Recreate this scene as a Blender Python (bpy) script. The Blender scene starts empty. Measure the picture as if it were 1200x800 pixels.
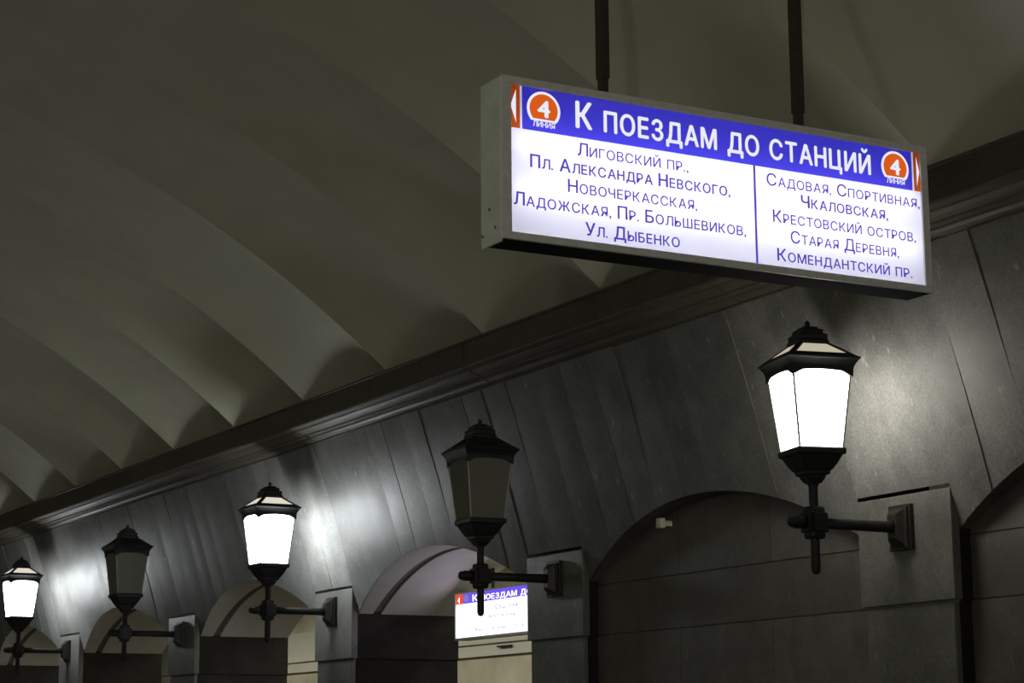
import bpy, bmesh, math, random
from mathutils import Vector, Matrix
random.seed(7)
SC = bpy.context.scene
COL = SC.collection

# ------------------------------------------------------------------ camera
cam_d = bpy.data.cameras.new('camera')
cam = bpy.data.objects.new('camera', cam_d)
COL.objects.link(cam)
FPX = 2384.351
cam_d.sensor_width = 36.0
cam_d.lens = FPX * 36.0 / 1200.0
cam_d.clip_end = 200


def _n(v):
    return Vector(v).normalized()


dY = _n((-1350, -485, -FPX))          # hall axis in camera space
dX = _n((4370, -442, -FPX))           # across the hall
dZ = dX.cross(dY)
M3 = Matrix((dX, dY, dZ))             # camera -> world
cam.matrix_world = Matrix.Translation((0, 0, 1.65)) @ M3.to_4x4()
SC.camera = cam

# ------------------------------------------------------------------ view, world, lights
SC.view_settings.view_transform = 'Standard'
SC.view_settings.look = 'None'
SC.view_settings.gamma = 1.0
SC.view_settings.exposure = 0.0
SC.view_settings.use_curve_mapping = False
world = bpy.data.worlds.new('world')
SC.world = world
world.use_nodes = True
world.node_tree.nodes['Background'].inputs[0].default_value = (0.5, 0.52, 0.45, 1)
world.node_tree.nodes['Background'].inputs[1].default_value = 0.004

LAMP_EMIT = 20.0            # lit lantern glass
OPP = ((-4.35, 2.95, 230), (1.65, 2.62, 58), (7.65, 2.95, 14), (13.65, 2.95, 22), (19.65, 2.95, 26))   # lit lanterns on the opposite wall of the hall (out of frame)
TUBE_EMIT = 5.0           # tubes inside the hanging light box
PLATFORM_W = 150.0          # platform hall strip light


def point(name, loc, watts, radius, col):
    d = bpy.data.lights.new(name, 'POINT')
    d.energy = watts
    d.shadow_soft_size = radius
    d.color = col
    o = bpy.data.objects.new(name, d)
    o.location = loc
    COL.objects.link(o)
    return o


for yy, zz, ww in OPP:
    point('opposite_lantern_light', (-3.70, yy, zz), ww, 0.09, (1.0, 0.97, 0.82))
# the lit lantern beside the camera on this wall
point('near_lantern_light', (5.22, 0.80, 3.02), 14, 0.10, (1.0, 0.96, 0.82))

bx = bpy.data.lights.new('sign_frame_fill', 'AREA')     # unseen fill panel added behind the camera to brighten the sign frame
bx.shape = 'RECTANGLE'
bx.size, bx.size_y, bx.energy, bx.color = 1.7, 0.5, 260, (0.95, 0.95, 1.0)
bxo = bpy.data.objects.new('sign_frame_fill', bx)
bxo.location = (3.9, -6.5, 3.5)
bxo.rotation_euler = (math.pi / 2, 0, math.pi)
COL.objects.link(bxo)

pl = bpy.data.lights.new('platform_strip_light', 'AREA')
pl.shape = 'RECTANGLE'
pl.size = 0.3
pl.size_y = 16
pl.energy = PLATFORM_W
pl.color = (1.0, 0.965, 0.82)
plo = bpy.data.objects.new('platform_strip_light', pl)
plo.location = (7.4, 16, 3.25)
COL.objects.link(plo)


# ------------------------------------------------------------------ materials
def mat(name):
    m = bpy.data.materials.new(name)
    m.use_nodes = True
    return m, m.node_tree.nodes, m.node_tree.links, m.node_tree.nodes['Principled BSDF']


def simple(name, col, rough=0.5, metal=0.0, nscale=None, namt=0.15, bump=0.0):
    m, n, l, b = mat(name)
    b.inputs['Base Color'].default_value = (*col, 1)
    b.inputs['Roughness'].default_value = rough
    b.inputs['Metallic'].default_value = metal
    if nscale:
        tc = n.new('ShaderNodeTexCoord')
        no = n.new('ShaderNodeTexNoise')
        no.inputs['Scale'].default_value = nscale
        no.inputs['Detail'].default_value = 5
        l.new(tc.outputs['Object'], no.inputs['Vector'])
        r = n.new('ShaderNodeValToRGB')
        r.color_ramp.elements[0].position = 0.3
        r.color_ramp.elements[1].position = 0.7
        r.color_ramp.elements[0].color = (*[c * (1 - namt) for c in col], 1)
        r.color_ramp.elements[1].color = (*[min(1, c * (1 + namt)) for c in col], 1)
        l.new(no.outputs['Fac'], r.inputs['Fac'])
        l.new(r.outputs['Color'], b.inputs['Base Color'])
        if bump:
            bp = n.new('ShaderNodeBump')
            bp.inputs['Strength'].default_value = bump
            bp.inputs['Distance'].default_value = 0.005
            l.new(no.outputs['Fac'], bp.inputs['Height'])
            l.new(bp.outputs['Normal'], b.inputs['Normal'])
    return m


def marble(name, dark, light, rough, spots=0.35, spec=0.5):
    """polished grey stone: cloudy grain, pale flecks, a tone of its own for every slab (uv = slab id)"""
    m, n, l, b = mat(name)
    tc = n.new('ShaderNodeTexCoord')
    no = n.new('ShaderNodeTexNoise')
    no.inputs['Scale'].default_value = 5.0
    no.inputs['Detail'].default_value = 8
    no.inputs['Roughness'].default_value = 0.65
    l.new(tc.outputs['Object'], no.inputs['Vector'])
    r = n.new('ShaderNodeValToRGB')
    r.color_ramp.elements[0].position = 0.32
    r.color_ramp.elements[1].position = 0.72
    r.color_ramp.elements[0].color = (*dark, 1)
    r.color_ramp.elements[1].color = (*light, 1)
    l.new(no.outputs['Fac'], r.inputs['Fac'])
    # fine grain
    fg = n.new('ShaderNodeTexNoise')
    fg.inputs['Scale'].default_value = 95
    fg.inputs['Detail'].default_value = 3
    l.new(tc.outputs['Object'], fg.inputs['Vector'])
    fr = n.new('ShaderNodeMapRange')
    fr.inputs[1].default_value = 0.3
    fr.inputs[2].default_value = 0.75
    fr.inputs[3].default_value = 0.8
    fr.inputs[4].default_value = 1.25
    l.new(fg.outputs['Fac'], fr.inputs[0])
    uv = n.new('ShaderNodeUVMap')
    wn = n.new('ShaderNodeTexWhiteNoise')
    wn.noise_dimensions = '2D'
    l.new(uv.outputs['UV'], wn.inputs['Vector'])
    mr = n.new('ShaderNodeMapRange')
    mr.inputs[3].default_value = 0.78
    mr.inputs[4].default_value = 1.22
    l.new(wn.outputs['Value'], mr.inputs[0])
    mu = n.new('ShaderNodeMath')
    mu.operation = 'MULTIPLY'
    l.new(fr.outputs[0], mu.inputs[0])
    l.new(mr.outputs[0], mu.inputs[1])
    vm = n.new('ShaderNodeVectorMath')
    vm.operation = 'SCALE'
    l.new(r.outputs['Color'], vm.inputs[0])
    l.new(mu.outputs[0], vm.inputs['Scale'])
    # pale elongated flecks
    mp = n.new('ShaderNodeMapping')
    mp.inputs['Scale'].default_value = (22, 22, 9)
    mp.inputs['Rotation'].default_value = (0.25, 0, 0)
    l.new(tc.outputs['Object'], mp.inputs['Vector'])
    vo = n.new('ShaderNodeTexNoise')
    vo.inputs['Scale'].default_value = 1.0
    vo.inputs['Detail'].default_value = 2
    l.new(mp.outputs[0], vo.inputs['Vector'])
    sr = n.new('ShaderNodeMapRange')
    sr.inputs[1].default_value = 0.68
    sr.inputs[2].default_value = 0.8
    sr.inputs[3].default_value = 0.0
    sr.inputs[4].default_value = spots
    l.new(vo.outputs['Fac'], sr.inputs[0])
    mx = n.new('ShaderNodeMix')
    mx.data_type = 'RGBA'
    l.new(sr.outputs[0], mx.inputs[0])
    l.new(vm.outputs[0], mx.inputs[6])
    mx.inputs[7].default_value = (*[min(1, c * 3.2) for c in light], 1)
    l.new(mx.outputs[2], b.inputs['Base Color'])
    rr = n.new('ShaderNodeMapRange')
    rr.inputs[3].default_value = rough - 0.08
    rr.inputs[4].default_value = rough + 0.14
    l.new(no.outputs['Fac'], rr.inputs[0])
    l.new(rr.outputs[0], b.inputs['Roughness'])
    bp = n.new('ShaderNodeBump')
    b.inputs['Specular IOR Level'].default_value = spec
    bp.inputs['Strength'].default_value = 0.12
    bp.inputs['Distance'].default_value = 0.004
    l.new(fg.outputs['Fac'], bp.inputs['Height'])
    l.new(bp.outputs['Normal'], b.inputs['Normal'])
    return m


def emission(name, col, s):
    m = bpy.data.materials.new(name)
    m.use_nodes = True
    n = m.node_tree.nodes
    n.clear()
    e = n.new('ShaderNodeEmission')
    e.inputs[0].default_value = (*col, 1)
    e.inputs[1].default_value = s
    o = n.new('ShaderNodeOutputMaterial')
    m.node_tree.links.new(e.outputs[0], o.inputs[0])
    return m


def film(name, col, amount=0.85):
    """back-lit plastic film: light from the tubes behind comes through"""
    m = bpy.data.materials.new(name)
    m.use_nodes = True
    n = m.node_tree.nodes
    n.clear()
    t = n.new('ShaderNodeBsdfTranslucent')
    t.inputs[0].default_value = (*col, 1)
    d = n.new('ShaderNodeBsdfDiffuse')
    d.inputs[0].default_value = (*col, 1)
    x = n.new('ShaderNodeMixShader')
    x.inputs[0].default_value = amount
    o = n.new('ShaderNodeOutputMaterial')
    l = m.node_tree.links
    l.new(d.outputs[0], x.inputs[1])
    l.new(t.outputs[0], x.inputs[2])
    l.new(x.outputs[0], o.inputs[0])
    return m


M = {}
M['plaster'] = simple('vault plaster', (0.58, 0.585, 0.47), 0.9, 0, 3.0, 0.05)
M['soffit'] = simple('passage plaster', (0.62, 0.60, 0.56), 0.8, 0, 6.0, 0.06)
M['shell'] = marble('polished grey marble slabs', (0.125, 0.126, 0.120), (0.21, 0.211, 0.203), 0.43, 0.35, 0.22)
M['block'] = marble('grey marble blocks', (0.11, 0.11, 0.10), (0.20, 0.20, 0.185), 0.36, 0.25, 0.45)
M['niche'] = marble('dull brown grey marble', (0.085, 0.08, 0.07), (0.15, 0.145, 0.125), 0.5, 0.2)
M['cornice'] = marble('dark brown cornice stone', (0.078, 0.070, 0.053), (0.125, 0.110, 0.086), 0.52, 0.1, 0.3)
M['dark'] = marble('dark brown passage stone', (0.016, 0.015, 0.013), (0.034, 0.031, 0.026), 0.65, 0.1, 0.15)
M['stripe'] = simple('grey brown joint', (0.16, 0.145, 0.12), 0.8)
M['joint'] = simple('dark stone joint', (0.02, 0.019, 0.017), 0.9)
M['floor'] = marble('grey granite floor', (0.12, 0.11, 0.10), (0.25, 0.23, 0.2), 0.35, 0.2)
M['cream'] = simple('cream platform wall stone', (0.55, 0.52, 0.38), 0.5, 0, 2.2, 0.22)
M['creamband'] = simple('pale cream ledge', (0.62, 0.62, 0.52), 0.6)
M['iron'] = simple('black painted iron', (0.015, 0.016, 0.017), 0.55, 0.0, 25, 0.3)
M['bar'] = simple('grey glazing bar', (0.50, 0.48, 0.43), 0.6)
M['bracket'] = simple('dark bronze bracket', (0.035, 0.032, 0.027), 0.42, 0.3, 25, 0.2)
M['lit_warm'] = emission('lit warm white glass', (1.0, 0.96, 0.85), LAMP_EMIT * .65)
M['lit_cool'] = emission('lit cool white glass', (0.94, 0.985, 1.0), LAMP_EMIT * 1.35)
M['lit_warm_roof'] = emission('lit warm roof glass', (1.0, 0.91, 0.68), 0.50)
M['lit_cool_roof'] = emission('lit roof glass', (1.0, 0.95, 0.80), 0.72)
M['unlit'] = film('unlit frosted glass', (0.38, 0.39, 0.34), 0.45)
M['unlit_roof'] = film('unlit roof glass', (0.05, 0.05, 0.045), 0.3)
M['alu'] = simple('grey aluminium frame', (0.90, 0.90, 0.87), 0.5, 0.0, 40, 0.08)
M['endplate'] = simple('pale grey green painted sheet', (0.86, 0.93, 0.86), 0.5, 0.0, 12, 0.08)
M['blackpaint'] = simple('black painted sheet', (0.006, 0.006, 0.006), 0.95)
M['blackpaint'].node_tree.nodes['Principled BSDF'].inputs['Specular IOR Level'].default_value = 0.05
M['rod'] = simple('dark brown painted steel', (0.055, 0.042, 0.032), 0.5, 0.0, 30, 0.2)
M['screw'] = simple('steel screw', (0.25, 0.25, 0.24), 0.3, 0.8)
M['inner'] = simple('white box lining', (0.85, 0.85, 0.88), 0.8)
M['tube'] = emission('fluorescent tube', (0.90, 0.90, 1.0), TUBE_EMIT)
M['f_white'] = film('white sign plastic', (0.92, 0.92, 0.97))
M['f_blue'] = film('blue sign film', (0.070, 0.060, 0.66))
M['e_white'] = emission('back-lit white lettering', (0.90, 0.90, 1.0), 0.92)
M['e_orange'] = emission('back-lit orange', (0.76, 0.115, 0.012), 0.9)
M['f_text'] = emission('back-lit violet blue lettering', (0.085, 0.052, 0.44), 1.0)
M['f_orange'] = film('orange sign film', (0.62, 0.10, 0.012))
M['cream_box'] = simple('cream plastic', (0.80, 0.78, 0.58), 0.5)


# ------------------------------------------------------------------ mesh helpers
class MB:
    def __init__(self):
        self.v, self.f, self.s, self.uv = [], [], [], []

    def add(self, vs, fs, smooth=False, uv=(0.5, 0.5)):
        b = len(self.v)
        self.v += [tuple(p) for p in vs]
        for f in fs:
            self.f.append([i + b for i in f])
            self.s.append(smooth)
            self.uv.append(uv)
        return self

    def box(self, a, b, uv=(0.5, 0.5)):
        x0, y0, z0 = a
        x1, y1, z1 = b
        x0, x1 = sorted((x0, x1)); y0, y1 = sorted((y0, y1)); z0, z1 = sorted((z0, z1))
        vs = [(x0, y0, z0), (x1, y0, z0), (x1, y1, z0), (x0, y1, z0),
              (x0, y0, z1), (x1, y0, z1), (x1, y1, z1), (x0, y1, z1)]
        return self.add(vs, [(3, 2, 1, 0), (4, 5, 6, 7), (0, 1, 5, 4), (1, 2, 6, 5), (2, 3, 7, 6), (3, 0, 4, 7)], False, uv)

    def sq(self, stack, cx=0, cy=0, cap=True, chamfer=0.0):
        """square loft: list of (half width, z)"""
        rings = []
        for h, z in stack:
            if chamfer:
                c = h * chamfer
                pts = [(-h + c, -h), (h - c, -h), (h, -h + c), (h, h - c), (h - c, h), (-h + c, h), (-h, h - c), (-h, -h + c)]
            else:
                pts = [(-h, -h), (h, -h), (h, h), (-h, h)]
            rings.append([(cx + x, cy + y, z) for x, y in pts])
        n = len(rings[0])
        vs = [p for r in rings for p in r]
        fs = []
        for i in range(len(rings) - 1):
            for k in range(n):
                a, b = i * n + k, i * n + (k + 1) % n
                fs.append((a, b, b + n, a + n))
        if cap:
            fs.append(tuple(reversed(range(n))))
            fs.append(tuple(range((len(rings) - 1) * n, len(rings) * n)))
        return self.add(vs, fs)

    def lathe(self, prof, axis='Z', c=(0, 0, 0), n=20, smooth=True):
        """prof: list of (radius, t) along the axis"""
        vs, fs = [], []
        for r, t in prof:
            for k in range(n):
                a = 2 * math.pi * k / n
                u, w = r * math.cos(a), r * math.sin(a)
                p = {'Z': (u, w, t), 'X': (t, u, w), 'Y': (w, t, u)}[axis]
                vs.append((p[0] + c[0], p[1] + c[1], p[2] + c[2]))
        for i in range(len(prof) - 1):
            for k in range(n):
                a, b = i * n + k, i * n + (k + 1) % n
                fs.append((a, b, b + n, a + n))
        fs.append(tuple(reversed(range(n))))
        fs.append(tuple(range((len(prof) - 1) * n, len(prof) * n)))
        return self.add(vs, fs, smooth)

    def build(self, name, m, parent=None, loc=(0, 0, 0), bevel=0.0):
        me = bpy.data.meshes.new(name)
        me.from_pydata(self.v, [], self.f)
        me.materials.append(m)
        ul = me.uv_layers.new(name='UVMap')
        for p, s, uv in zip(me.polygons, self.s, self.uv):
            p.use_smooth = s
            for li in p.loop_indices:
                ul.data[li].uv = uv
        me.update()
        o = bpy.data.objects.new(name, me)
        o.location = loc
        COL.objects.link(o)
        if parent:
            o.parent = parent
        if bevel:
            bv = o.modifiers.new('bevel', 'BEVEL')
            bv.width = bevel
            bv.segments = 2
            bv.limit_method = 'ANGLE'
        return o


def empty(name, loc):
    o = bpy.data.objects.new(name, None)
    o.empty_display_size = 0.1
    o.location = loc
    COL.objects.link(o)
    return o


def tag(o, label=None, cat=None, group=None, kind=None):
    if label: o['label'] = label
    if cat: o['category'] = cat
    if group: o['group'] = group
    if kind: o['kind'] = kind
    return o


def struct(o, label=None, cat=None):
    return tag(o, label, cat, kind='structure')


# ------------------------------------------------------------------ the hall: geometry numbers
WX = 5.70                       # face of the pillar blocks
SPRING, RISE, WTOP = 2.53, 0.34, 3.66
BACK = 6.50                     # platform side of the wall
NICHE = 5.80
PILL = [0.80, 3.80, 6.80, 9.78, 12.765, 15.75, 18.78, 21.78, 24.78, 27.78]
HB = 0.305
FIRST_OPEN = 3                  # openings after pillar 3 are real passages, before it blind arches


def shell_x(z):
    return 5.695 - 0.31 * (z - 2.70)


def arch(y):
    """lower edge of the leaning wall at y"""
    for c in PILL:
        if abs(y - c) < HB - 1e-6:
            return 2.716
    for a, b in zip(PILL[:-1], PILL[1:]):
        y0, y1 = a + HB, b - HB
        if y0 - 1e-6 <= y <= y1 + 1e-6:
            h = (y1 - y0) / 2
            r = (h * h + RISE * RISE) / (2 * RISE)
            u = y - (y0 + y1) / 2
            return SPRING + math.sqrt(max(0, r * r - u * u)) - (r - RISE)
    return SPRING


# leaning wall of tall marble slabs, each slab set at its own slight angle
def slab_edges():
    segs = []
    for i, c in enumerate(PILL):
        segs.append((c - HB, c + HB, 2))
        if i + 1 < len(PILL):
            segs.append((c + HB, PILL[i + 1] - HB, 9))
    out = []
    for a, b, n in segs:
        xs = [a]
        for k in range(1, n):
            xs.append(a + (b - a) * (k + random.uniform(-0.12, 0.12)) / n)
        xs.append(b)
        out += [(p, q, (a, b)) for p, q in zip(xs[:-1], xs[1:])]
    return out


wb = MB()
jb = MB()
prev = None
for ci, (p, q, (sa, sb)) in enumerate(slab_edges()):
    yaw = random.gauss(0, 0.009)
    pit = random.gauss(0, 0.0035)
    off = random.uniform(0, 0.0015)
    ym = (p + q) / 2
    nsub = max(2, int((q - p) / 0.06))
    rows = 12
    cols = []
    for k in range(nsub + 1):
        y = p + (q - p) * k / nsub
        yi = min(max(y, sa + 1e-5), sb - 1e-5)
        z0 = arch(yi)
        if abs((sb - sa) - 2 * HB) < 1e-6:
            z0 = 2.716
        cl = []
        for r in range(rows + 1):
            z = z0 + (WTOP - z0) * r / rows
            bow = 0.016 * math.sin(math.pi * (z - 2.5) / 1.2)
            x = shell_x(z) + bow - .0022 * (1 - (2 * (y - ym) / (q - p)) ** 2) + yaw * (y - ym) + pit * (z - 3.1) + off
            cl.append((x, y, z))
        cols.append(cl)
    vs = [v for c in cols for v in c]
    n = rows + 1
    fs = []
    for k in range(nsub):
        for r in range(rows):
            a = k * n + r
            fs.append((a, a + 1, a + n + 1, a + n))
    wb.add(vs, fs, True, (ci * 0.37, 0.5))
    if prev:                    # the narrow return where one slab stands proud of the next
        jb.add(prev + cols[0], [(r, r + n, r + n + 1, r + 1) for r in range(rows)])
    prev = cols[-1]
wall = struct(wb.build('wall_right', M['shell']))
jo = jb.build('slab_joint', M['shell'], wall)

# pillars: block on a slightly narrower shaft, as deep as the wall
for i, c in enumerate(PILL):
    t = MB()
    t.box((WX, c - HB, 2.235), (WX + .045, c + HB, 2.70), (i * .21, .1))
    t.box((WX + .012, c - HB + .022, 0), (WX + .045, c + HB - .022, 2.228), (i * .21, .7))
    t.box((WX + .02, c - HB + .01, 2.22), (WX + .04, c + HB - .01, 2.24), (i * .21, .3))
    tr = struct(t.build('trim_%d' % (i + 1), M['block'], bevel=0.004))
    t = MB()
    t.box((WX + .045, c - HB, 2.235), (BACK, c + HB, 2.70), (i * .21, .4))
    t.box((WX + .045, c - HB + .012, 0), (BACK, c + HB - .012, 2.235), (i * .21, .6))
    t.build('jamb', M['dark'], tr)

# arch soffits, blind backs
for i, (a, b) in enumerate(zip(PILL[:-1], PILL[1:])):
    y0, y1 = a + HB, b - HB
    blind = i < FIRST_OPEN
    xb = NICHE + .01 if blind else BACK
    xs = [None, NICHE + .012] if blind else [None, 5.855, 5.915, BACK]
    N = 40
    lines = []
    for k in range(N + 1):
        y = y0 + (y1 - y0) * k / N
        z = arch(min(max(y, y0 + 1e-5), y1 - 1e-5))
        lines.append((y, z))
    s = MB()

    def strip(mb, xa, xb2, dz=0.0, dz2=None):
        dz2 = dz if dz2 is None else dz2
        vs = []
        for y, z in lines:
            vs.append(((shell_x(z) + 0.002 + 0.016 * math.sin(math.pi * (z - 2.5) / 1.2)) if xa is None else xa, y, z + dz))
            vs.append((xb2, y, z + dz2))
        mb.add(vs, [(2 * k, 2 * k + 2, 2 * k + 3, 2 * k + 1) for k in range(N)], True)

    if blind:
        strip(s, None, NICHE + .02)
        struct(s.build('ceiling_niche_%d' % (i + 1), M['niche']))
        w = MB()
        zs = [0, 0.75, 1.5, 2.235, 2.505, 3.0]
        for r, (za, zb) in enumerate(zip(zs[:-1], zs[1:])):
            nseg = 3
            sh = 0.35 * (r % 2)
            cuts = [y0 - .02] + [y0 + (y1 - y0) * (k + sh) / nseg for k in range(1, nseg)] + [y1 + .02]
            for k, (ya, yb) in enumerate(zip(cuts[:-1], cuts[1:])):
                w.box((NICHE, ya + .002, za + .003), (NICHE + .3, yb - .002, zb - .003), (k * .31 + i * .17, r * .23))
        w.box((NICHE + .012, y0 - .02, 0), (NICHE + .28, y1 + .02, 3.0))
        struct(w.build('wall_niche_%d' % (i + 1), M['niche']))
    else:
        strip(s, None, 5.855)
        strip(s, 5.855, 5.8551, 0, .02)
        strip(s, 5.855, 5.915, .02)
        strip(s, 5.915, 5.9151, .02, 0)
        strip(s, 5.915, BACK)
        struct(s.build('ceiling_passage_%d' % (i + 1), M['soffit']))
        g = MB()
        strip(g, 5.856, 5.914, .012)
        struct(g.build('trim_passage_%d' % (i + 1), M['stripe']))
    # platform side of the wall above the arch
    if not blind:
        s2 = MB()
        vs = []
        for y, z in lines:
            vs += [(BACK, y, z), (BACK, y, 3.6)]
        s2.add(vs, [(2 * k, 2 * k + 1, 2 * k + 3, 2 * k + 2) for k in range(N)])
        struct(s2.build('wall_platform_arch_%d' % (i + 1), M['soffit']))

# cornice
prof = [(5.46, 3.648), (5.392, 3.648), (5.392, 3.658), (5.370, 3.664), (5.356, 3.675), (5.353, 3.684),
        (5.318, 3.687), (5.316, 3.696), (5.288, 3.704), (5.264, 3.716), (5.260, 3.724), (5.212, 3.728),
        (5.207, 3.738), (5.216, 3.872), (5.207, 3.876), (5.207, 3.886), (5.46, 3.888)]
ycuts = [-1.0]
while ycuts[-1] < 29:
    ycuts.append(ycuts[-1] + random.uniform(1.0, 1.35))
cb = MB()
for k, (ya, yb) in enumerate(zip(ycuts[:-1], ycuts[1:])):
    j = random.uniform(-0.002, 0.002)
    vs = [(x + j, ya + .0015, z + j) for x, z in prof] + [(x + j, yb - .0015, z + j) for x, z in prof]
    n = len(prof)
    cb.add(vs, [(r, (r + 1) % n, (r + 1) % n + n, r + n) for r in range(n)] + [tuple(range(n))[::-1], tuple(range(n, 2 * n))], False, (k * .43, .2))
struct(cb.build('trim_cornice', M['cornice']))

# fluted vault: scallops across the hall, sharp ribs between them pointing down
VC, VZ, VR, PER, Y0R, FD = 0.75, -1.377, 6.90, 1.242, 9.69, 0.19
a0, a1 = -math.asin(4.62 / VR), math.asin(4.66 / VR)
vb = MB()
NA, NP = 72, 14
k0, k1 = -9, 19
for k in range(k0, k1):
    vs = []
    for i in range(NP + 1):
        t = i / NP
        y = Y0R + (k + t) * PER
        for j in range(NA + 1):
            a = a0 + (a1 - a0) * j / NA
            q = min(1, max(0, (abs(math.sin(a)) - .30) / .34))
            d = FD * (1 - abs(2 * t - 1) ** 2.0) * (.06 + .94 * q * q * (3 - 2 * q))
            vs.append((VC + (VR + d) * math.sin(a), y, VZ + (VR + d) * math.cos(a)))
    n = NA + 1
    vb.add(vs, [(i * n + j, i * n + j + 1, (i + 1) * n + j + 1, (i + 1) * n + j) for i in range(NP) for j in range(NA)], True)
struct(vb.build('ceiling', M['plaster']))

# floor and the opposite wall, the hall's ends
struct(MB().box((-4.3, -2.0, -0.1), (6.5, 31, 0)).build('floor', M['floor']))
struct(MB().box((-4.5, -2.0, 0), (-4.2, 31, 3.9)).build('wall_left', M['block']))
struct(MB().box((-4.3, 30.6, 0), (6.4, 31, 6)).build('wall_end', M['block']))

# platform hall seen through the passages
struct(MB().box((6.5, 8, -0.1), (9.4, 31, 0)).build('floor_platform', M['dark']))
pw = MB()
pw.box((9.0, 8, 0), (9.3, 31, 3.6))
wp = struct(pw.build('wall_platform', M['cream']))
pb = MB()
pb.box((8.96, 8, 2.47), (9.0, 31, 2.90))
pb.box((8.93, 8, 2.58), (8.97, 31, 2.61))
tp = struct(pb.build('trim_platform', M['creamband']))
MB().box((8.925, 16.12, 2.535), (8.965, 16.36, 2.550)).build('vent_slot', M['joint'], tp)
struct(MB().box((6.4, 8, 3.4), (9.4, 31, 3.6)).build('ceiling_platform', M['soffit']))

# ------------------------------------------------------------------ the lanterns
GROUP = 'wall lanterns along the pillars'


HEAD = ('base', 'glass_pane', 'corner_bar', 'eave', 'roof_pane', 'roof_frame', 'cap', 'finial')


def turn_head(root, deg):
    """each lantern head sits turned a little differently on its stem"""
    a = math.radians(deg)
    for ch in root.children:
        if ch.name.split('.')[0] in HEAD:
            ch.rotation_euler = (0, 0, a)
            ch.location = (-0.475 + 0.475 * math.cos(a), 0.475 * math.sin(a), 0)


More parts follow.
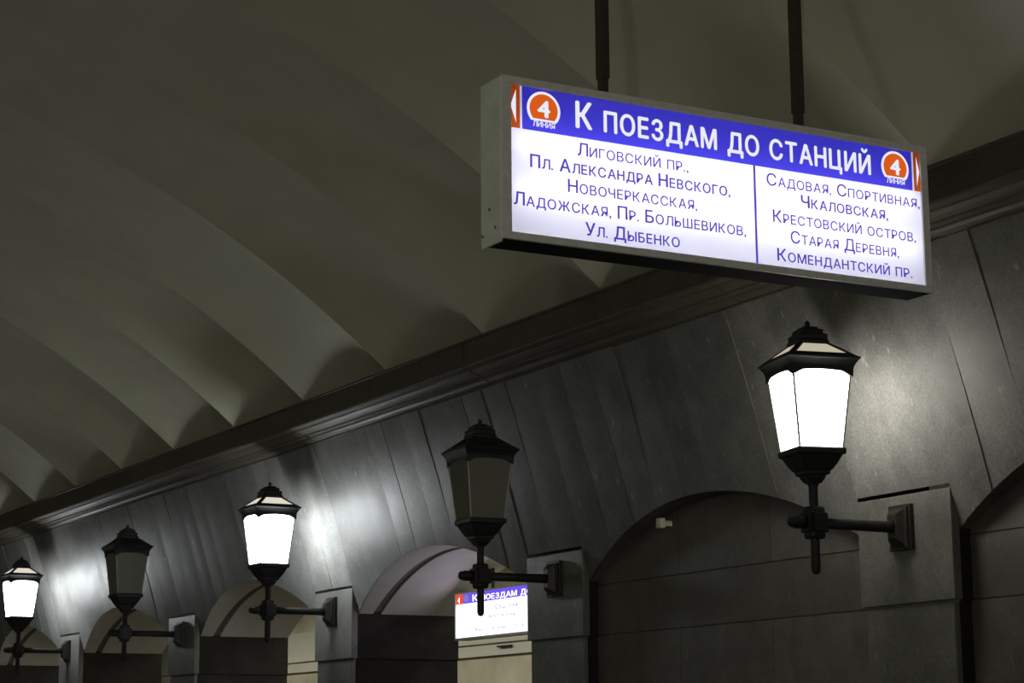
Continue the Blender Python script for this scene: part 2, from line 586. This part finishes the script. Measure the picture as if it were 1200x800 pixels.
def build_lantern(root, lit, glass, turn):
    """root at the wall under the back plate; stem sits 0.475 m out from the wall"""
    S = -0.475
    # bracket (z = 0 is the arm's axis)
    b = MB()
    b.box((-0.022, -0.072, -0.098), (0, 0.072, 0.098))
    b.box((-0.032, -0.060, -0.086), (-0.022, 0.060, 0.086))
    b.build('back_plate', M['bracket'], root, bevel=.003)
    b = MB()
    st = [(0.046, 0.080, -0.032), (0.030, 0.058, -0.062), (0.026, 0.050, -0.068)]
    vs = []
    for hy, hz, x in st:
        vs += [(x, -hy, -hz), (x, hy, -hz), (x, hy, hz), (x, -hy, hz)]
    fs = [(i * 4 + k, i * 4 + (k + 1) % 4, (i + 1) * 4 + (k + 1) % 4, (i + 1) * 4 + k) for i in range(2) for k in range(4)]
    fs += [(0, 1, 2, 3), (8, 9, 10, 11)]
    b.add(vs, fs)
    b.build('bracket_block', M['bracket'], root, bevel=.003)
    MB().lathe([(0.027, -0.066), (0.0245, -0.10), (0.0235, -0.25), (0.0235, S + .03)], 'X', n=20).build('arm', M['iron'], root)
    MB().lathe([(0.022, S - .03), (0.022, S - .058), (0.028, S - .064), (0.028, S - .100), (0.022, S - .112), (0.024, S - .122), (0.014, S - .132)], 'X', n=20).build('arm_end_cap', M['iron'], root)
    b = MB()
    b.sq([(0.030, -.068), (0.036, -.058), (0.036, .058), (0.030, .068)], S, 0, True, .25)
    b.box((S - .050, -.032, -.040), (S + .050, .032, .040))
    b.box((S - .032, -.050, -.040), (S + .032, .050, .040))
    b.build('boss', M['iron'], root, bevel=.004)
    # stem above and below the arm
    MB().lathe([(0.006, -.215), (0.015, -.209), (0.0195, -.195), (0.0195, .06), (0.0195, .150), (0.026, .165), (0.034, .180)], 'Z', (S, 0, 0), 20).build('stem', M['iron'], root)
    # base: neck, steps, ogee, collar
    MB().sq([(0.026, .164), (0.036, .178), (0.042, .190), (0.042, .196), (0.055, .200), (0.057, .214), (0.066, .222),
             (0.078, .240), (0.092, .268), (0.096, .276), (0.108, .282), (0.109, .302), (0.104, .308), (0.09, .309)], S).build('base', M['iron'], root, bevel=.002)
    zb, zt, hb, ht = .309, .640, .098, .1325
    dirs = [((0, -1), (1, 0)), ((1, 0), (0, 1)), ((0, 1), (-1, 0)), ((-1, 0), (0, -1))]

    def quad3(nx, ny, tx, ty, w, z, h):
        return (S + nx * h + tx * w, ny * h + ty * w, z)

    for (nx, ny), (tx, ty) in dirs:
        g = MB()
        e = .001
        th = .005
        rows = 6
        vs = []
        for dth in (0, th):
            for r in range(rows + 1):
                z = zb + (zt - zb) * r / rows
                h = hb + (ht - hb) * r / rows - dth
                for s in (-1, 1):
                    vs.append(quad3(nx, ny, tx, ty, s * (h - e), z, h))
        m2 = 2 * (rows + 1)
        fs = [(2 * r, 2 * r + 1, 2 * r + 3, 2 * r + 2) for r in range(rows)]
        fs += [(m2 + 2 * r + 2, m2 + 2 * r + 3, m2 + 2 * r + 1, m2 + 2 * r) for r in range(rows)]
        fs += [(0, m2, m2 + 1, 1), (2 * rows, 2 * rows + 1, m2 + 2 * rows + 1, m2 + 2 * rows)]
        fs += [(2 * r, 2 * r + 2, m2 + 2 * r + 2, m2 + 2 * r) for r in range(rows)]
        fs += [(2 * r + 1, m2 + 2 * r + 1, m2 + 2 * r + 3, 2 * r + 3) for r in range(rows)]
        g.add(vs, fs)
        g.build('glass_pane', M[glass], root)
    for sx in (-1, 1):
        for sy in (-1, 1):
            c = MB()
            vs = []
            for z, h in ((zb, hb - .001), (zt, ht - .001)):
                for ax, ay in ((-1, -1), (1, -1), (1, 1), (-1, 1)):
                    vs.append((S + sx * (h + .0004) + ax * .0036, sy * h + ay * .0036, z))
            c.add(vs, [(0, 1, 5, 4), (1, 2, 6, 5), (2, 3, 7, 6), (3, 0, 4, 7), (3, 2, 1, 0), (4, 5, 6, 7)])
            c.build('corner_bar', M['bar'], root)
    # eave: lip, cove and scalloped valance hanging over the glass
    e = MB()
    outer = [(0.150, .690), (0.163, .684), (0.164, .677), (0.157, .670), (0.150, .660), (0.143, .648), (0.140, .636)]
    inner_h = 0.1345
    NW = 16
    for (nx, ny), (tx, ty) in dirs:
        vs = []
        for q in range(NW + 1):
            t = -1 + 2 * q / NW
            a = abs(t)
            drop = 0.0 if a < .62 else (0.5 - 0.5 * math.cos(math.pi * (a - .62) / .38))
            zl = .626 - .020 * drop + .003 * math.cos(math.pi * t * 1.0)
            for h, z in outer:
                vs.append(quad3(nx, ny, tx, ty, t * h, z, h))
            vs.append(quad3(nx, ny, tx, ty, t * .1385, zl, .1385))
            vs.append(quad3(nx, ny, tx, ty, t * inner_h, zl, inner_h))
            vs.append(quad3(nx, ny, tx, ty, t * inner_h, .675, inner_h))
        n = len(outer) + 3
        e.add(vs, [(q * n + r, (q + 1) * n + r, (q + 1) * n + r + 1, q * n + r + 1) for q in range(NW) for r in range(n - 1)])
    e.build('eave', M['iron'], root)
    # hip roof of four framed trapezoid panes
    RH0, RZ0, RH1, RZ1 = 0.157, .686, 0.064, .760
    rf = MB()

    def roofpt(nx, ny, tx, ty, t, w, lift=0.0):
        h = RH0 + (RH1 - RH0) * t
        z = RZ0 + (RZ1 - RZ0) * t + lift + .008 * math.sin(math.pi * t)
        return quad3(nx, ny, tx, ty, w * h, z, h)

    for (nx, ny), (tx, ty) in dirs:
        T0, T1, W0, W1 = .15, .92, .85, .74
        o4 = [(0, -1), (0, 1), (1, 1), (1, -1)]
        i4 = [(T0, -W0), (T0, W0), (T1, W1), (T1, -W1)]
        vs = [roofpt(nx, ny, tx, ty, t, w) for t, w in o4] + [roofpt(nx, ny, tx, ty, t, w) for t, w in i4]
        vs += [roofpt(nx, ny, tx, ty, t, w, -.010) for t, w in i4]
        fs = [(k, (k + 1) % 4, (k + 1) % 4 + 4, k + 4) for k in range(4)] + [(k + 4, (k + 1) % 4 + 4, (k + 1) % 4 + 8, k + 8) for k in range(4)]
        rf.add(vs, fs)
        g = MB()
        vs = [roofpt(nx, ny, tx, ty, t, w, -.006) for t, w in i4] + [roofpt(nx, ny, tx, ty, t, w, -.010) for t, w in i4]
        g.add(vs, [(0, 1, 2, 3), (7, 6, 5, 4)] + [(k, k + 4, (k + 1) % 4 + 4, (k + 1) % 4) for k in range(4)])
        g.build('roof_pane', M[glass + '_roof'], root)
    rf.build('roof_frame', M['iron'], root)
    # stepped cap and finial
    MB().sq([(0.068, .752), (0.071, .762), (0.069, .770), (0.063, .773), (0.066, .778), (0.066, .794), (0.060, .798), (0.051, .800), (0.052, .816),
             (0.046, .820), (0.034, .822), (0.034, .830), (0.016, .835)], S, 0, True, .1).build('cap', M['iron'], root, bevel=.002)
    MB().lathe([(0.010, .829), (0.007, .836), (0.011, .842), (0.013, .848), (0.009, .856), (0.003, .862)], 'Z', (S, 0, 0), 12).build('finial', M['iron'], root)
    turn_head(root, turn)


LANTERN_Z = 2.558
LS = [
    (6.80, 'lit_warm', -13, 'largest lit black iron wall lantern, under the right end of the big hanging sign'),
    (9.755, 'unlit', -4, 'large unlit black iron wall lantern, its arm crossing in front of the small lit sign'),
    (12.77, 'lit_cool', 0, 'lit black iron wall lantern in the middle of the row, between two dark lanterns'),
    (15.75, 'unlit', 0, 'small unlit black iron wall lantern, between the two lit lanterns on the left'),
    (18.80, 'lit_cool', 0, 'smallest lit black iron wall lantern, at the far left end of the row'),
]
proto = {}
for y, glass, turn, lab in LS:
    if glass not in proto:
        root = empty('wall_lantern', (WX, y, LANTERN_Z))
        build_lantern(root, glass != 'unlit', glass, turn)
        proto[glass] = root
    else:
        src = proto[glass]
        root = src.copy()
        COL.objects.link(root)
        root.location = (WX, y, LANTERN_Z)
        for ch in list(src.children):
            c = ch.copy()
            COL.objects.link(c)
            c.parent = root
        turn_head(root, turn)
    tag(root, lab, 'lantern', GROUP)


# ------------------------------------------------------------------ lettering helpers
DG = bpy.context.evaluated_depsgraph_get


def text_mesh(s):
    c = bpy.data.curves.new('t', 'FONT')
    c.body = s
    c.size = 1.0
    c.resolution_u = 4
    o = bpy.data.objects.new('t', c)
    COL.objects.link(o)
    bpy.context.view_layer.update()
    me = bpy.data.meshes.new_from_object(o.evaluated_get(DG()))
    vs = [(v.co.x, v.co.y) for v in me.vertices]
    fs = [list(p.vertices) for p in me.polygons]
    bpy.data.objects.remove(o)
    bpy.data.curves.remove(c)
    bpy.data.meshes.remove(me)
    return vs, fs


def bolder(vs, fs, d):
    """heavier strokes: the outline repeated a hair to each side"""
    V, F = [], []
    for dx, dy in ((-d, 0), (d, 0), (0, -d * .7), (0, d * .7), (0, 0)):
        b = len(V)
        V += [(x + dx, y + dy) for x, y in vs]
        F += [[i + b for i in f] for f in fs]
    return V, F


CAP = max(v[1] for v in text_mesh('Н')[0])


def words(V, F, W):
    """split a set line into its words"""
    out = []
    for a, b, fa, fb in W:
        out.append((V[a:b], [[i - a for i in f] for f in F[fa:fb]]))
    return out


def text_line(s, small=0.76, offset=0.0, gap=0.10, space=0.36, spans=None):
    """capitals where the string has capitals, small capitals where it has lower case; unit cap height"""
    V, F = [], []
    x = 0.0
    va = fa = 0
    for ch in s + ' ':
        if ch == ' ':
            x += space
            if spans is not None:
                spans.append((va, len(V), fa, len(F)))
                va, fa = len(V), len(F)
            continue
        up = ch.upper()
        k = 1.0 if (ch == up and ch.isalpha()) or ch.isdigit() else small
        vs, fs = text_mesh(up)
        if offset:
            vs, fs = bolder(vs, fs, offset)
        x0 = min(v[0] for v in vs)
        x1 = max(v[0] for v in vs)
        k /= CAP
        b = len(V)
        if up in '.,':
            x -= gap * .25
        V += [(x + (vx - x0) * k, vy * k) for vx, vy in vs]
        F += [[i + b for i in f] for f in fs]
        g = gap
        if up in 'АДЛТУ':
            g *= .72
        x += (x1 - x0) * k + g
    return V, F


def fit(V, x0, x1, base, cap):
    w = max(v[0] for v in V)
    sx = (x1 - x0) / w
    return [(x0 + vx * sx, base + vy * cap) for vx, vy in V]


def badge_outline(cx, cy, rx, ry, cut, n=40):
    """circle with its bottom cut straight off"""
    pts = []
    a0 = math.asin(cut / ry)
    for i in range(n + 1):
        a = a0 + (math.pi - 2 * a0) * i / n
        pts.append((cx + rx * math.cos(a), cy + ry * math.sin(a)))
    return pts


def flat(V, F, y):
    mb = MB()
    mb.add([(a, y, b) for a, b in V], F)
    return mb


# ------------------------------------------------------------------ the big hanging sign
W, H, D = 1.765, 0.545, 0.142
sign = empty('hanging_sign', (3.033, 5.50, 3.238))
tag(sign, 'big lit blue and white station direction sign hanging from two dark rods', 'sign')
FL, FR, FT, FB = .034, .032, .027, .025
IX0, IX1, IZ0, IZ1 = FL, W - FR, FB, H - FT
# housing: back, top, bottom, ends
hs = MB()
hs.box((.004, D - .004, .004), (W - .004, D, H - .004))
hs.box((.004, .008, H - .006), (W - .004, D, H - .002))
hs.build('housing', M['endplate'], sign)
MB().box((.004, .010, .0), (W - .004, D - .002, .005)).build('underside', M['blackpaint'], sign)
for nm, x0, x1 in (('end_plate', -.004, .004), ('end_plate', W - .004, W + .004)):
    MB().box((x0, .010, -.010), (x1, D, H - .004)).build(nm, M['endplate'], sign, bevel=.002)
li = MB()
li.box((.006, D - .010, .006), (W - .006, D - .006, H - .008))
li.box((.006, .014, .0055), (W - .006, D - .006, .0085))
li.box((.006, .014, H - .012), (W - .006, D - .006, H - .008))
li.box((.0045, .014, .008), (.008, D - .006, H - .01))
li.box((W - .008, .014, .008), (W - .0045, D - .006, H - .01))
li.build('lining', M['inner'], sign)
for zt in (.165, .335):
    MB().lathe([(.010, .05), (.013, .055), (.013, W - .055), (.010, W - .05)], 'X', (0, .066, zt), 12).build('lamp_tube', M['tube'], sign)
# frame
fr = MB()
fr.box((0, 0, H - FT), (W, .014, H))
fr.build('frame', M['alu'], sign, bevel=.002)
MB().box((0, 0, 0), (W, .014, FB)).build('frame', M['alu'], sign, bevel=.002)
MB().box((0, .0005, FB), (FL, .014, H - FT)).build('frame', M['alu'], sign, bevel=.002)
MB().box((W - FR, .0005, FB), (W, .014, H - FT)).build('frame', M['alu'], sign, bevel=.002)
for yy, zz in ((.080, .110), (.040, .042), (.126, .030)):
    MB().lathe([(.006, -.0065), (.0055, -.0075), (.004, -.0085)], 'X', (0, yy, zz), 10).build('screw', M['screw'], sign)
PY = .009
BZ = .374                       # lower edge of the blue band
# header band with openings for badges and lettering
AL, AR = .070, 1.706            # the arrow panels' inner edges
sp = []
hv, hf = text_line('К поездам до станций', small=.80, offset=.030, gap=.135, space=.42, spans=sp)
hv = fit(hv, .279, 1.509, .4085, .089)
flat([(AL + .008, BZ), (AR - .008, BZ), (AR - .008, IZ1), (AL + .008, IZ1)], [[0, 1, 2, 3]], PY).build('header_band', M['f_blue'], sign)
for wv, wf in words(hv, hf, sp):
    flat(wv, wf, PY - .0008).build('header_lettering', M['e_white'], sign)
for cx in (.1585, 1.620):
    out = badge_outline(cx, .449, .063, .0615, -.040)
    bo = flat(out, [list(range(len(out)))], PY - .0008).build('line_badge', M['e_white'], sign)
    inn = badge_outline(cx, .450, .053, .0515, -.034)
    flat(inn, [list(range(len(inn)))], PY - .0014).build('badge_disc', M['e_orange'], bo)
    fv, ff = text_line('4', offset=.035)
    flat(fit(fv, cx - .024, cx + .024, .424, .058), ff, PY - .0020).build('badge_numeral', M['e_white'], bo)
    lv, lf = text_line('ЛИНИЯ', offset=.02, gap=.10)
    flat(fit(lv, cx - .0415, cx + .0415, .389, .0185), lf, PY - .0020).build('badge_lettering', M['e_white'], bo)
# arrow panels with white stripe
for k, (xa, xb, xs0, xs1) in enumerate(((IX0, AL, AL, AL + .008), (AR, IX1, AR - .008, AR))):
    if k == 0:
        tri = [(IX0 + .001, .448), (.055, .391), (.055, .504)]
    else:
        tri = [(IX1 - .001, .448), (1.719, .391), (1.719, .504)]
    rect = [(xa, BZ), (xb, BZ), (xb, IZ1), (xa, IZ1)]
    ap = flat(rect, [[0, 1, 2, 3]], PY).build('arrow_panel', M['f_orange'], sign)
    flat(tri, [[0, 1, 2]], PY - .0008).build('arrow', M['e_white'], ap)
    flat([(xs0, BZ), (xs1, BZ), (xs1, IZ1), (xs0, IZ1)], [[0, 1, 2, 3]], PY).build('stripe', M['f_white'], ap)
# white field and the station names
flat([(IX0, IZ0), (IX1, IZ0), (IX1, BZ), (IX0, BZ)], [[0, 1, 2, 3]], PY).build('display_panel', M['f_white'], sign)
MB().box((.9915, PY - .0012, IZ0), (1.000, PY - .0006, BZ)).build('divider', M['f_text'], sign)
LINES = [('Лиговский пр.,', .285, .722, .3135, .010), ('Пл. Александра Невского,', .106, .892, .250, .020), ('Новочеркасская,', .247, .754, .184, .012),
         ('Ладожская, Пр. Большевиков,', .044, .953, .1175, .016), ('Ул. Дыбенко', .311, .680, .0465, .020),
         ('Садовая, Спортивная,', 1.047, 1.726, .3115, .010), ('Чкаловская,', 1.192, 1.578, .250, .016), ('Крестовский остров,', 1.069, 1.701, .1825, .012),
         ('Старая Деревня,', 1.142, 1.620, .116, .010), ('Комендантский пр.', 1.082, 1.677, .047, .018)]
for s, x0, x1, base, off in LINES:
    sp = []
    v, f = text_line(s, small=.76, offset=off * .8 + .002, gap=.14, space=.40, spans=sp)
    v = fit(v, x0, x1, base, .0435)
    for wv, wf in words(v, f, sp):
        flat(wv, wf, PY - .0008).build('station_lettering', M['f_text'], sign)
# rods up to the vault
for x in (.428, 1.243):
    gx = 3.033 + x
    top = VZ + math.sqrt(VR ** 2 - (gx - VC) ** 2) + .10 - 3.238
    r = MB()
    r.box((x - .018, .055, H + .07), (x + .018, .091, top))
    r.build('hanging_rod', M['rod'], sign, bevel=.003)
    MB().box((x - .014, .059, H - .004), (x + .014, .087, H + .075)).build('rod_socket', M['rod'], sign, bevel=.002)

# ------------------------------------------------------------------ the small sign in the passage behind the second lantern
s2 = empty('passage_sign', (6.31, 12.15, 2.346))
tag(s2, 'small lit white and blue sign hung in the open arch behind a dark lantern', 'sign')
W2, H2, D2 = 1.75, .312, .10


def flat2(V, F, x):
    mb = MB()
    mb.add([(x, -a, b) for a, b in V], F)
    return mb


b2 = MB()
b2.box((.012, -W2, 0), (D2, 0, H2))
b2.build('housing', M['endplate'], s2)
for a, b in (((0, -W2, 0), (.014, 0, .014)), ((0, -W2, H2 - .010), (.014, 0, H2)), ((0, -.012, .014), (.014, 0, H2 - .010)), ((0, -W2, .014), (.014, -W2 + .012, H2 - .010))):
    MB().box(a, b).build('frame', M['alu'], s2)
E2 = {'w': emission('lit sign white', (.96, .93, 1.08), 2.0), 'b': emission('lit sign blue', (.16, .10, .85), 1.0),
      'o': emission('lit sign orange', (.85, .09, .02), 1.0), 'l': emission('lit sign pale lettering', (.22, .20, .62), 1.0)}
flat2([(.012, .014), (W2 - .012, .014), (W2 - .012, .236), (.012, .236)], [[0, 1, 2, 3]], .010).build('display_panel', E2['w'], s2)
flat2([(.105, .236), (W2 - .012, .236), (W2 - .012, H2 - .010), (.105, H2 - .010)], [[0, 1, 2, 3]], .010).build('header_band', E2['b'], s2)
ap = flat2([(.012, .236), (.10, .236), (.10, H2 - .010), (.012, H2 - .010)], [[0, 1, 2, 3]], .010).build('arrow_panel', E2['o'], s2)
flat2([(.03, .262), (.055, .285), (.055, .24)], [[0, 1, 2]], .009).build('arrow', E2['w'], ap)
bo = badge_outline(.150, .268, .034, .030, -.020)
flat2(bo, [list(range(len(bo)))], .009).build('line_badge', E2['l'], s2)
sp = []
v, f = text_line('К поездам до станций', small=.80, offset=.02, gap=.12, space=.42, spans=sp)
for wv, wf in words(fit(v, .24, 1.55, .246, .042), f, sp):
    flat2(wv, wf, .009).build('header_lettering', E2['w'], s2)
for s, x0, x1, base in (('Садовая,', .55, .86, .178), ('Чкаловская,', .45, .82, .122), ('Крестовский остров,', .28, .95, .045)):
    sp = []
    v, f = text_line(s, small=.76, offset=.035, gap=.15, space=.40, spans=sp)
    for wv, wf in words(fit(v, x0, x1, base, .028), f, sp):
        flat2(wv, wf, .009).build('station_lettering', E2['l'], s2)
for yy in (-.45, -1.3):
    MB().lathe([(.012, H2 - .002), (.012, .45)], 'Z', (.05, yy, 0), 10).build('hanging_rod', M['rod'], s2)

# ------------------------------------------------------------------ small cream box on the blind arch
cbx = empty('sensor_box', (5.735, 8.75, 2.745))
tag(cbx, 'small cream plastic box under the rim of the dark blind arch', 'box')
MB().box((-.012, -.022, 0), (.020, .022, .052)).build('case', M['cream_box'], cbx, bevel=.004)
MB().box((.018, -.012, .012), (.068, .012, .040)).build('mount', M['cream_box'], cbx)
gl = MB()
for k in range(4):
    gl.box((-.0140, -.017 + k * .010, .010), (-.0115, -.012 + k * .010, .044))
gl.build('grille', M['creamband'], cbx)
